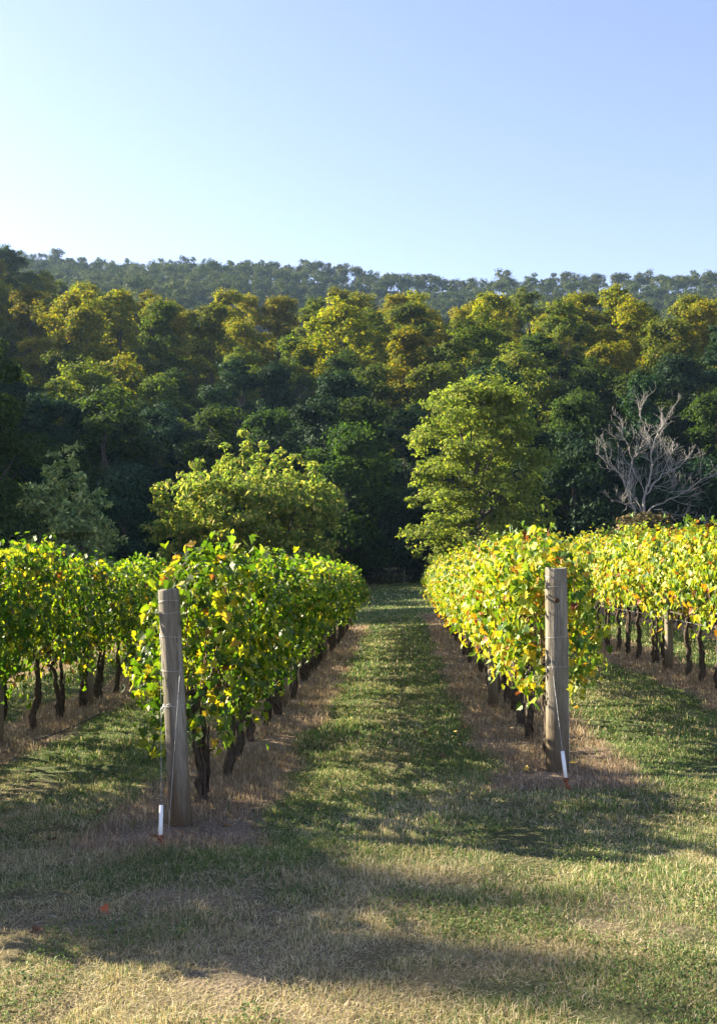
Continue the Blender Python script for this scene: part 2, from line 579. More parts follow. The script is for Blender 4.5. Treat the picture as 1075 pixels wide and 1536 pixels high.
# ------------------------------------------------------------------ ground sheet
def ground():
    xs = np.unique(np.concatenate([np.arange(-450, -60, 8.0), np.arange(-60, -9, 1.5), np.arange(-9, 9, 0.07),
                                   np.arange(9, 60, 1.5), np.arange(60, 451, 8.0)]))
    ys = np.unique(np.concatenate([np.arange(-40, 2, 2.0), np.arange(2, 14, 0.07), np.arange(14, 42, 0.25),
                                   np.arange(42, 100, 1.5), np.arange(100, 645, 6.0)]))
    X, Y = np.meshgrid(xs, ys)
    Z = height(X, Y)
    near = (Y > 2) & (Y < 14) & (np.abs(X) < 9)
    Z = Z + np.where(near, 0.07 * (fbm(X, Y, 0.40, 3, 4.0) - 0.5), 0)
    st = strip_mask(X, Y)
    dr = dry_lit_mask(X, Y)
    ba = bare_mask(X, Y)
    n = fbm(X, Y, 0.35, 3, 9.0)[..., None]
    green = np.array([0.045, 0.062, 0.022]) * (0.7 + 0.6 * n)
    straw = np.array([0.12, 0.10, 0.055]) * (0.7 + 0.6 * n)
    soil = np.array([0.18, 0.137, 0.105]) * (0.7 + 0.6 * n)
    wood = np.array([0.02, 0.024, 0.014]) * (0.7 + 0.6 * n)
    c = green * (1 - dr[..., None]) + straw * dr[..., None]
    c = c * (1 - st[..., None]) + soil * st[..., None]
    c = c * (1 - 0.8 * ba[..., None]) + soil * 0.8 * ba[..., None]
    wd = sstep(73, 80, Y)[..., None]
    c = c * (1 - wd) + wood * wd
    ny, nx = X.shape
    i = np.arange(ny - 1)[:, None] * nx
    k = np.arange(nx - 1)[None, :]
    q = np.stack([i + k, i + k + 1, i + nx + k + 1, i + nx + k], -1).reshape(-1, 4)
    m, nt, out = new_mat('ground_soil_and_thatch')
    p = nt.nodes.new('ShaderNodeBsdfPrincipled')
    p.inputs['Roughness'].default_value = 0.95
    p.inputs['Specular IOR Level'].default_value = 0.1
    a = nt.nodes.new('ShaderNodeAttribute')
    a.attribute_name = 'Col'
    g = nt.nodes.new('ShaderNodeNewGeometry')
    nz = nt.nodes.new('ShaderNodeTexNoise')
    nz.inputs['Scale'].default_value = 45
    nz.inputs['Detail'].default_value = 6
    nt.links.new(g.outputs['Position'], nz.inputs['Vector'])
    r = ramp(nt, [(0.3, (0.6, 0.6, 0.6)), (0.7, (1.3, 1.3, 1.3))], nz.outputs[0])
    nt.links.new(mix_col(nt, a.outputs['Color'], r.outputs[0], 1.0, 'MULTIPLY'), p.inputs['Base Color'])
    b = nt.nodes.new('ShaderNodeBump')
    b.inputs['Strength'].default_value = 0.6
    b.inputs['Distance'].default_value = 0.03
    nt.links.new(nz.outputs[0], b.inputs['Height'])
    nt.links.new(b.outputs[0], p.inputs['Normal'])
    nt.links.new(p.outputs[0], out.inputs[0])
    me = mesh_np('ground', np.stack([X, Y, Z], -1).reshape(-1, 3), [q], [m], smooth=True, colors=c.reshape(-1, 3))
    tag(obj('ground', me), kind='structure')


ground()


# ------------------------------------------------------------------ trees
def norm(v):
    return v / (np.linalg.norm(v, axis=-1, keepdims=True) + 1e-9)


def leaf_quads(c, nrm, L, W, rng, droop=0.3):
    """one bent diamond-shaped spray of leaf per centre"""
    n = len(c)
    a = norm(np.cross(nrm, rng.normal(size=(n, 3))))
    a = norm(a + np.array([0, 0, -droop]) * rng.random((n, 1)))
    b = norm(np.cross(nrm, a))
    L = np.broadcast_to(L, (n,))[:, None]
    W = np.broadcast_to(W, (n,))[:, None]
    bend = nrm * L * rng.uniform(-0.15, 0.3, (n, 1))
    v = np.stack([c - a * L * 0.5, c + b * W * 0.5 + bend * 0.4, c + a * L * 0.5 - bend, c - b * W * 0.5 + bend * 0.4], 1)
    return v.reshape(-1, 3), np.arange(n * 4).reshape(n, 4)


def crown_pts(rng, lobes, clumps, per, clump_r, up=0.6, flat=0.6, inner=0.12):
    """lobes: list of (centre, radii).  returns leaf centres and normals"""
    C, N = [], []
    for (lc, lr) in lobes:
        lc = np.asarray(lc, float)
        lr = np.asarray(lr, float)
        for k in range(clumps):
            d = norm(rng.normal(size=3))
            if d[2] < -0.35:
                d[2] *= -0.5
                d = norm(d)
            rad = rng.uniform(0.62, 1.22) if rng.random() > inner else rng.uniform(0.3, 0.7)
            cc = lc + d * lr * rad
            cr = clump_r * rng.uniform(0.5, 1.5)
            n = int(per * rng.uniform(0.6, 1.4))
            e = norm(rng.normal(size=(n, 3)))
            rr = rng.random((n, 1)) ** 0.45
            p = cc + e * rr * cr * np.array([1, 1, flat])
            nn = norm(e * 0.6 + d * 0.7 + np.array([0, 0, up]) + rng.normal(size=(n, 3)) * 0.45)
            C.append(p)
            N.append(nn)
    return np.concatenate(C), np.concatenate(N)


def limb_path(rng, p0, p1, n=6, wob=0.12):
    p0 = np.asarray(p0, float)
    p1 = np.asarray(p1, float)
    t = np.linspace(0, 1, n)[:, None]
    L = np.linalg.norm(p1 - p0)
    mid = rng.normal(size=(n, 3)) * wob * L * 0.25 * np.sin(t * math.pi)
    return p0 + (p1 - p0) * t + mid


def tree_meshes(name, rng, H, RW, mat, shape='round', n_lobes=7, clumps=11, per=70, leaf=0.42, clump_r=0.9,
                base=0.18, trunk_r=0.22, up=0.6, flat=0.6):
    lobes = []
    zc0 = H * base
    for i in range(n_lobes):
        t = (i + 0.5) / n_lobes
        if shape == 'round':
            z = zc0 + (H - zc0) * (0.16 + 0.70 * t)
            rr = RW * math.sqrt(max(0.05, 1 - (2 * t - 0.85) ** 2 * 0.85)) * 0.62
        elif shape == 'cone':
            z = zc0 + (H - zc0) * (0.08 + 0.84 * t)
            rr = RW * (1.05 - t * 0.85) * 0.5
        elif shape == 'tall':
            z = zc0 + (H - zc0) * (0.10 + 0.80 * t)
            rr = RW * (0.9 - 0.45 * t) * 0.6
        a = i * 2.4 + rng.uniform(-0.5, 0.5)
        lr = RW * rng.uniform(0.34, 0.58) * (1 - 0.35 * t)
        lobes.append(((math.cos(a) * rr, math.sin(a) * rr, min(z, H - lr * 0.8)), (lr, lr, lr * 0.85)))
    lobes.append(((rng.uniform(-.1, .1) * RW, rng.uniform(-.1, .1) * RW, H - 0.30 * RW), (RW * 0.36, RW * 0.36, RW * 0.30)))
    c, n = crown_pts(rng, lobes, clumps, per, clump_r, up, flat)
    s = leaf * rng.uniform(0.65, 1.3, len(c))
    v, q = leaf_quads(c, n, s, s * 0.62, rng)
    crown = mesh_np(name + '_crown', v, [q], [mat])
    mb = MB()
    top = H * 0.72
    zz = np.linspace(-0.3, top, 9)
    pts = np.stack([rng.normal(size=9) * 0.10 * np.linspace(0, 1, 9) * trunk_r * 6, rng.normal(size=9) * 0.10 * np.linspace(0, 1, 9) * trunk_r * 6, zz], -1)
    mb.tube(pts, np.linspace(trunk_r * 1.15, trunk_r * 0.25, 9), 8)
    for (lc, lr) in lobes:
        z0 = max(H * 0.10, lc[2] * rng.uniform(0.45, 0.65))
        p0 = pts[np.argmin(np.abs(zz - z0))]
        mb.tube(limb_path(rng, p0, np.asarray(lc) + rng.normal(size=3) * 0.2), np.linspace(trunk_r * 0.45, trunk_r * 0.1, 6), 5)
    trunk = mb.mesh(name + '_trunk', M_TRUNK)
    return crown, trunk


def plant(name, meshes, loc, rz, sc, label, cat, group=None, mat=None):
    r = bpy.data.objects.new(name, None)
    r.empty_display_size = 0.5
    COL.objects.link(r)
    r.location = loc
    r.rotation_euler = (0, 0, rz)
    r.scale = sc
    tag(r, label, cat, group)
    c = obj('crown', meshes[0], r)
    if mat is not None:
        c.material_slots[0].link = 'OBJECT'
        c.material_slots[0].material = mat
    obj('trunk', meshes[1], r)
    return r


rf = np.random.default_rng(5)
FOREST = [tree_meshes('broadleaf_a', rf, 15, 4.6, M_CROWN['green'], 'round', 9, 26, 62, .30, clump_r=.75, flat=.6),
          tree_meshes('broadleaf_b', rf, 15, 4.0, M_CROWN['green'], 'tall', 11, 22, 60, .28, clump_r=.7, flat=.65),
          tree_meshes('broadleaf_c', rf, 15, 5.0, M_CROWN['green'], 'round', 13, 22, 62, .31, clump_r=.85, flat=.55),
          tree_meshes('broadleaf_d', rf, 15, 3.4, M_CROWN['green'], 'cone', 11, 22, 56, .27, clump_r=.62, flat=.7),
          tree_meshes('broadleaf_e', rf, 15, 4.4, M_CROWN['green'], 'round', 8, 30, 60, .29, clump_r=.65, flat=.55),
          tree_meshes('broadleaf_f', rf, 15, 3.9, M_CROWN['green'], 'tall', 9, 26, 60, .29, clump_r=.8, flat=.65),
          tree_meshes('broadleaf_g', rf, 15, 4.2, M_CROWN['green'], 'cone', 12, 22, 58, .29, clump_r=.75, flat=.65)]


def px_of(x, y, z):
    d = Vector((x, y, z - EYE))
    w = d.dot(_fwd)
    return 537.5 + FPX * d.dot(_right) / w, 768 - FPX * d.dot(_up) / w


forest_spots = []
row_ys = [77, 86, 96, 107, 118, 130, 142, 154, 166]
for ri, ry in enumerate(row_ys):
    sp = 6.6 + 0.25 * ri
    x = -0.72 * ry - 12
    while x < 0.46 * ry + 10:
        jx = x + rf.uniform(-1.8, 1.8)
        jy = ry + rf.uniform(-3.5, 3.5)
        h = rf.uniform(11.5, 15.5) if ri < 2 else rf.uniform(12.5, 17.5)
        forest_spots.append((jx, jy, h, ri))
        x += sp
for ry in (182, 198, 214, 232):                      # the higher spur at the left
    x = -0.55 * ry
    while x < -26 - 0.1 * (ry - 182):
        forest_spots.append((x + rf.uniform(-2, 2), ry + rf.uniform(-5, 5), rf.uniform(13, 18), 9))
        x += 8.2
BANDS = [('at the foot of the wood', 'dark shaded', ['dark', 'dark', 'green']), ('in the shaded lower wood', 'dark green', ['dark', 'green', 'dark']),  # crest sun and lower-wood shade put into leaf colours, besides autumn gold
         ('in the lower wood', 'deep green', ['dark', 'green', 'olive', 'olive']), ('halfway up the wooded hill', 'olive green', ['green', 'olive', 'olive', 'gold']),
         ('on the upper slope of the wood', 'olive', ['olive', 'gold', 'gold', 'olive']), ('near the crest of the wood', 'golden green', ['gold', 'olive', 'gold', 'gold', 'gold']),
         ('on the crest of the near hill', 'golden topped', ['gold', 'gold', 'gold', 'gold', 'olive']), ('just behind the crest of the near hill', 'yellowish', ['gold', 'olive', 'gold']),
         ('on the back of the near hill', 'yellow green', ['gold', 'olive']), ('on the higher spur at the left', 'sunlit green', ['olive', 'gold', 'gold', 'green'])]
count = {}
for (x, y, h, ri) in sorted(forest_spots, key=lambda s: (s[3], s[0])):
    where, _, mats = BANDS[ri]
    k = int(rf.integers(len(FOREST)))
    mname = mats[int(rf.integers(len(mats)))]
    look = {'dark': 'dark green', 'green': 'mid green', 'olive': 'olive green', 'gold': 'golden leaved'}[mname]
    z = hz(x, y)
    u, v = px_of(x, y, z + h * 0.7)
    vis = -60 < u < 1135
    if vis:
        count[ri, mname] = count.get((ri, mname), 0) + 1
        lab = f'{ORD[count[ri, mname]-1]} {look} tree from the left {where}'
    else:
        lab = f'{look} forest tree {where}, standing outside the picture'
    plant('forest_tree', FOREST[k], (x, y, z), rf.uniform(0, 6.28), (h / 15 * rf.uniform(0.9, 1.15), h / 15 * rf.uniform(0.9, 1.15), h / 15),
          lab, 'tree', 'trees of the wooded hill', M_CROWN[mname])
print('forest trees', len(forest_spots), count)

# far ridge
rr_ = np.random.default_rng(8)


def far_tree(rng, H, RW, mat, n=260):
    lob = [((rng.uniform(-.35, .35) * RW, rng.uniform(-.35, .35) * RW, H * rng.uniform(0.4, 0.8)), (RW * .6, RW * .6, RW * .55)) for _ in range(5)]
    lob.append(((0, 0, H - RW * .5), (RW * .45, RW * .45, RW * .4)))
    c, nn = crown_pts(rng, lob, 10, 22, RW * 0.30, 0.6, 0.7)
    s = 0.55 * rng.uniform(0.6, 1.3, len(c))
    v, q = leaf_quads(c, nn, s, s * .7, rng)
    mb = MB()
    mb.tube([(0, 0, -1), (0.1, 0, H * .4), (0, 0.1, H * .8)], [0.3, 0.22, 0.08], 5)
    tv = np.concatenate(mb.v)
    tq = np.concatenate(mb.q)
    allv = np.concatenate([v, tv])
    qs = np.concatenate([q, tq + len(v)])
    return mesh_np('ridge_tree', allv, [qs], [mat, M_TRUNK], [0] * len(q) + [1] * len(tq)), v, q


FAR = [far_tree(rr_, hh_, rw, M_CROWN['far']) for hh_, rw in ((11, 4.2), (12, 3.7), (10, 4.6), (12.5, 3.0), (11, 3.9), (10, 3.4))]
ridge_i = 0
stuff_v, stuff_q, stuff_n = [], [], 0
for ry in (250, 262, 274, 286, 298, 310, 322, 334, 346, 358, 370, 381, 392, 403, 414, 424, 434, 443, 452, 461, 470, 479, 488, 497, 506, 514, 522, 530):
    x = -0.46 * ry
    while x < (0.37 * ry if ry > 400 else -0.20 * ry):
        jx, jy = x + rr_.uniform(-2.5, 2.5), ry + rr_.uniform(-3.5, 3.5)
        k = int(rr_.integers(len(FAR)))
        s = rr_.uniform(0.75, 1.15) * (1.0 if rr_.random() > 0.08 else 1.25)
        a = rr_.uniform(0, 6.28)
        if ry >= 514:
            ridge_i += 1
            o = obj('ridge_tree', FAR[k][0], None, (jx, jy, hz(jx, jy)), a)
            o.scale = (s * rr_.uniform(.85, 1.1), s * rr_.uniform(.85, 1.1), s)
            tag(o, 'small hazy tree standing on the skyline of the far ridge', 'tree', 'trees along the far skyline')
        else:
            v, q = FAR[k][1], FAR[k][2]
            ca, sa = math.cos(a), math.sin(a)
            w = v * s
            w = np.stack([w[:, 0] * ca - w[:, 1] * sa + jx, w[:, 0] * sa + w[:, 1] * ca + jy, w[:, 2] + hz(jx, jy)], -1)
            stuff_v.append(w)
            stuff_q.append(q + stuff_n)
            stuff_n += len(w)
        x += 6.2
tag(obj('distant_wood', mesh_np('distant_wood', np.concatenate(stuff_v), [np.concatenate(stuff_q)], [M_CROWN['far']])),
    'hazy bluish green wood covering the slope of the far ridge', 'wood', kind='stuff')
print('ridge individual', ridge_i)

# feature trees along the wood's edge
rt = np.random.default_rng(21)


def feature(name, px, ptop, Y, wpx, mat, label, cat, seed, style, **kw):
    rng = np.random.default_rng(seed)
    p = at_y(px, ptop, Y)
    z0 = hz(p.x, Y)
    H = p.z - z0
    RW = wpx / FPX * Y / 2
    if style == 'spray':        # layered feathery sprays
        lobes = []
        for i in range(24):
            t = (i + .5) / 24
            z = H * (0.10 + 0.80 * t)
            rr = RW * math.sqrt(max(0.02, 1 - (t * 1.5 - 0.62) ** 2)) * 0.62
            a = i * 2.4
            lr = RW * rng.uniform(0.34, 0.44)
            lobes.append(((math.cos(a) * rr, math.sin(a) * rr, min(z, H - lr * 0.5)), (lr, lr, lr * 0.7)))
        lobes += [((-RW * .12, 0, H - RW * .22), (RW * .36, RW * .36, RW * .22)), ((RW * .25, 0, H - RW * .32), (RW * .34, RW * .34, RW * .22))]
        c, n = crown_pts(rng, lobes, 30, 52, 0.62, 0.8, 0.45, 0.25)
        s = 0.20 * rng.uniform(0.6, 1.4, len(c))
        v, q = leaf_quads(c, n, s * 1.25, s * 0.6, rng, 0.6)
    elif style == 'shoots':     # several upright leafy shoots over a broad skirt
        lobes = []
        C, N = [], []
        ns = kw.get('ns', 13)
        for i in range(ns):
            u = (i + 0.5) / ns * 2 - 1
            hx = u * RW * 0.88
            hy = rng.uniform(-0.45, 0.45) * RW
            top = H * (1 - 0.30 * abs(u) ** 2.0) * rng.uniform(0.86, 1.0)
            for t in np.linspace(0.16, 1.0, 16):
                z = top * t
                sp_ = 0.95 * (1.05 - t) + 0.22
                m = int(34 * (1.15 - 0.55 * t))
                for _ in range(2):
                    cc = np.array([hx * (0.75 + 0.25 * t), hy * (0.75 + 0.25 * t), z]) + rng.normal(size=3) * sp_ * np.array([.8, .8, .35])
                    e = norm(rng.normal(size=(m, 3)))
                    C.append(cc + e * rng.random((m, 1)) ** .5 * np.array([.55, .55, .34]) * (0.55 + sp_ * 0.5))
                    N.append(norm(e * 0.8 + np.array([0, 0, 0.7]) + rng.normal(size=(m, 3)) * .4))
            lobes.append(((hx * .9, hy * .9, top * .85), (.3, .3, .3)))
        for i in range(20):
            a = i * 2.4
            q_ = rng.uniform(.2, .68)
            lobes_ = [((math.cos(a) * RW * (.86 - .5 * q_), math.sin(a) * RW * .5, H * q_), (RW * .30, RW * .3, RW * .24))]
            c_, n_ = crown_pts(rng, lobes_, 14, 50, .7, .6, .5)
            C.append(c_)
            N.append(n_)
        c, n = np.concatenate(C), np.concatenate(N)
        s = kw.get('leaf', 0.25) * rng.uniform(0.6, 1.35, len(c))
        v, q = leaf_quads(c, n, s * 1.35, s * 0.6, rng, 0.9)
    else:
        lobes = []
        nl = kw.get('nl', 12)
        for i in range(nl):
            t = (i + .5) / nl
            z = H * (0.12 + 0.8 * t)
            rr = RW * math.sqrt(max(0.05, 1 - (2 * t - 0.8) ** 2 * 0.8)) * 0.65
            a = i * 2.4 + rng.uniform(-.4, .4)
            lr = RW * rng.uniform(0.34, 0.5) * (1 - .3 * t)
            lobes.append(((math.cos(a) * rr, math.sin(a) * rr, min(z, H - lr * .7)), (lr, lr, lr * .85)))
        c, n = crown_pts(rng, lobes, 20, 85, kw.get('cr', 0.85), .6, .7)
        s = 0.75 * kw.get('leaf', 0.3) * rng.uniform(0.6, 1.35, len(c))
        v, q = leaf_quads(c, n, s * 1.2, s * 0.65, rng, 0.5)
    crown = mesh_np(name + '_crown', v, [q], [M_CROWN[mat]])
    mb = MB()
    if style == 'shoots':
        for (lc, lr) in lobes:
            mb.tube(limb_path(rng, (lc[0] * .12, lc[1] * .12, -0.2), lc, 8, .1), np.linspace(0.10, 0.02, 8), 6)
    else:
        tp = limb_path(rng, (0, 0, -0.3), (0, 0, H * .75), 8, .06)
        mb.tube(tp, np.linspace(0.22, 0.05, 8), 8)
        for (lc, lr) in lobes:
            zz = min(lc[2] * .55, H * .7)
            mb.tube(limb_path(rng, tp[np.argmin(np.abs(tp[:, 2] - zz))], lc), np.linspace(0.09, 0.02, 6), 5)
    trunk = mb.mesh(name + '_trunk', M_TRUNK)
    return plant(name, (crown, trunk), (p.x, Y, z0), 0, (1, 1, 1), label, cat)


feature('locust_tree', 716, 570, 62, 216, 'lime', 'rounded bright lime green tree with feathery sprays, left of the bare dead tree', 'tree', 1, 'spray')
feature('walnut_tree', 372, 658, 58, 310, 'pale', 'wide pale yellow green tree of upright leafy shoots above the left vine row', 'tree', 2, 'shoots', ns=13)
feature('sumac_bush', 98, 668, 56, 150, 'grey', 'grey green bushy tree with pale sunlit tip at the left, below the dark wood', 'tree', 3, 'shoots', ns=6, leaf=.26)
feature('broadleaf_tree', 520, 632, 69, 170, 'green', 'shaded green tree with pale top between the walnut and the lime green tree', 'tree', 4, 'round', leaf=.3)
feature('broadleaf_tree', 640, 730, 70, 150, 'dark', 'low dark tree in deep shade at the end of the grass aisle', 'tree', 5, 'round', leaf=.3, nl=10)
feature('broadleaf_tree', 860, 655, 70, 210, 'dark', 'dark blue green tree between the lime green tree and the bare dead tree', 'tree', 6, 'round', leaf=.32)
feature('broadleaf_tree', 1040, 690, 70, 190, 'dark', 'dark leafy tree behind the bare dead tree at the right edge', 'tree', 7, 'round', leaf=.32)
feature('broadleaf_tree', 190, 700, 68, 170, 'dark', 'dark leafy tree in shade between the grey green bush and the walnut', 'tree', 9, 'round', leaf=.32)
feature('hillside_oak', -32, 478, 46, 190, 'green', 'tall dark green tree cut by the left edge, with a few yellow leaves', 'tree', 8, 'round', leaf=.27, nl=16, cr=.6)
feature('cedar_bush', 966, 775, 54, 80, 'brown', 'low brownish bush of flat sprays at the foot of the dead tree', 'bush', 12, 'spray')


def dead_tree(Y):
    """one forking trunk; limb shapes studied from the picture, with depth of their own"""
    rng = np.random.default_rng(44)
    foot = at_y(961, 795, Y)
    z0 = hz(foot.x, Y)
    k = Y / FPX / 5

    def P(u, v, d):
        return np.array([(u - 505) * k * .92, d, max(0, foot.z - z0) + (1000 - v) * k])

    limbs = [  # (points u, v with depth at the two ends), thick, thin
        ([(505, 1180), (508, 1000), (530, 850), (545, 740), (575, 650), (600, 560), (605, 400)], 0, .3, .17, .075),
        ([(605, 400), (640, 310), (700, 230), (745, 160)], .3, .9, .07, .03),
        ([(605, 400), (580, 330), (545, 240), (490, 140)], .3, -.4, .065, .03),
        ([(508, 1000), (470, 930), (430, 850), (380, 720), (340, 630)], 0, -.8, .11, .065),
        ([(340, 630), (290, 570), (250, 545), (190, 510)], -.8, -1.2, .05, .022),
        ([(375, 700), (390, 590), (430, 490), (480, 410), (525, 335)], -.7, -.2, .07, .03),
        ([(430, 490), (400, 400), (350, 310), (320, 190)], -.4, -1, .055, .025),
        ([(545, 740), (640, 640), (710, 570), (780, 540), (860, 520), (930, 440), (985, 385)], .1, 1.4, .085, .022),
        ([(520, 900), (590, 830), (760, 760), (860, 700), (960, 640), (1020, 580)], 0, -1.3, .085, .022),
        ([(560, 690), (600, 660), (690, 690), (780, 712)], .2, .9, .05, .02),
        ([(440, 860), (400, 830), (350, 815), (295, 808)], -.4, -1.4, .045, .02),
        ([(525, 880), (480, 790), (450, 720), (425, 640)], 0, .8, .06, .022),
        ([(600, 520), (650, 460), (730, 430)], .2, -.6, .05, .02),
        ([(600, 850), (660, 850), (740, 930), (820, 1040)], -.2, -1.2, .05, .02),
        ([(545, 740), (500, 600), (450, 500)], .1, 1.0, .05, .02),
        ([(710, 570), (760, 480), (800, 400)], .8, 1.6, .04, .018)]
    mb = MB()
    tw = MB()

    def twig(p0, d, L, r, lev):
        n = 5
        pts = [p0]
        dd = d
        for i in range(n):
            dd = norm(dd + rng.normal(size=3) * 0.16 + np.array([0, 0, 0.07]))
            pts.append(pts[-1] + dd * L / n)
        tw.tube(pts, np.linspace(r, max(.006, r * .4), n + 1), 4)
        if lev < 2:
            for b in range(3 if lev == 0 else 2):
                kk = int(rng.integers(2, n + 1))
                nd = norm(dd + norm(np.cross(dd, rng.normal(size=3))) * rng.uniform(.4, .8))
                twig(pts[kk], nd, L * rng.uniform(.45, .7), max(.007, r * .6), lev + 1)

    for pl, d0, d1, r0, r1 in limbs:
        m = len(pl)
        base = np.array([P(u, v, d0 + (d1 - d0) * i / (m - 1)) for i, (u, v) in enumerate(pl)])
        t = np.linspace(0, m - 1, m * 3)
        pts = np.stack([np.interp(t, np.arange(m), base[:, q]) for q in range(3)], -1)
        pts[1:-1] += rng.normal(size=(len(pts) - 2, 3)) * .035
        mb.tube(pts, np.linspace(r0, r1, len(pts)) * .56, 7)
        T = np.gradient(pts, axis=0)
        for b in range(int(len(pts) * .7)):
            i = int(rng.integers(len(pts) // 4, len(pts)))
            if pts[i][2] < 1.6:
                continue
            d = norm(norm(T[i]) * .8 + norm(np.cross(T[i], rng.normal(size=3))) * rng.uniform(.5, 1.0) + np.array([0, 0, .2]))
            twig(pts[i], d, rng.uniform(.5, 1.25), rng.uniform(.011, .019), 0)
    root = bpy.data.objects.new('dead_tree', None)
    COL.objects.link(root)
    root.location = (foot.x, Y, z0)
    tag(root, 'bare pale grey dead tree with forking branches against the dark wood', 'tree')
    obj('trunk', mb.mesh('dead_trunk', M_DEAD), root)
    obj('twigs', tw.mesh('dead_twigs', M_DEAD), root)
    return root


dead_tree(57)

rb = np.random.default_rng(91)
for i, x in enumerate(np.arange(-27, 20, 3.1)):
    y = 73.0 + rb.uniform(-1.0, 1.0)
    h = rb.uniform(4.0, 6.2)
    w = rb.uniform(.42, .6)
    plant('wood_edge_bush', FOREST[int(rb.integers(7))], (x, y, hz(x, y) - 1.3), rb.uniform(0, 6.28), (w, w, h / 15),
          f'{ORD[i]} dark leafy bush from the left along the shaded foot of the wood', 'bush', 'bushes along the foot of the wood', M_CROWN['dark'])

# slim trees added at left to shade the foreground, then the left grove
for (dist, tx, ty, h, w, k) in ((38, 0.0, 4.75, 19.5, 0.27, 3), (41, 0.0, 5.65, 20.6, 0.25, 6), (40, 0, 6.6, 19.6, .24, 3)):
    x = tx - dist * math.cos(SUN_AZ)
    y = ty + dist * math.sin(SUN_AZ)
    plant('added_shade_tree', FOREST[k], (x, y, hz(x, y)), k * 1.7, (w, w, h / 15),
          f'slim unseen tree added beyond the left rows to cast shade, {ORD[k]} of its line', 'tree', 'added shade trees beyond the left rows', M_CROWN['green'])
for i, (x, y, h) in enumerate(((-33, 48, 19), (-34, 54, 19), (-33, 60, 17.6), (-35, 67, 15), (-33, 75, 16), (-44, 81, 18), (-50, 92, 18), (-58, 84, 19))):
    plant('grove_tree', FOREST[i % 6], (x, y, hz(x, y)), i * 1.3, (1.15, 1.15, h / 15),
          f'tall grove tree beyond the left edge of the picture, {ORD[i]} from the vines', 'tree', 'grove beyond the left edge', M_CROWN['green'])

# ------------------------------------------------------------------ grapevines
LEAF_OUT = np.array([(0, 0), (0.16, -0.13), (0.42, -0.10), (0.50, 0.14), (0.34, 0.24), (0.47, 0.52), (0.22, 0.58), (0.0, 1.0)])


def vine_leaves(C, N, S, rng, droop=1.0):
    """lobed leaves folded along the midrib; C = stalk end, N = facing"""
    n = len(C)
    half = LEAF_OUT
    nh = len(half)
    tip = norm(np.array([0, 0, -droop]) + rng.normal(size=(n, 3)) * 0.55)
    tip = norm(tip - N * np.sum(tip * N, 1, keepdims=True))
    side = np.cross(N, tip)
    fold = rng.uniform(0.0, 0.7, n)
    curl = rng.uniform(-0.2, 0.55, n)
    V = np.zeros((n, nh * 2 - 2, 3))
    idx = 0
    pts = [(x, y, 1) for x, y in half] + [(-x, y, 1) for x, y in half[1:-1][::-1]]
    for j, (x, y, _) in enumerate(pts):
        jit = 1 + rng.uniform(-0.12, 0.12, n)
        w = (abs(x) * fold - curl * y * y)[:, None]
        V[:, j] = C + S[:, None] * (side * (x * jit)[:, None] + tip * (y * jit)[:, None] + N * w)
    m = len(pts)
    b = (np.arange(n) * m)[:, None]
    right = np.array([0, 1, 2, 3, 4, 5, 6, 7])
    left = np.array([0, 7] + list(range(8, 14)))
    return V.reshape(-1, 3), [b + right[None, :], b + left[None, :]]


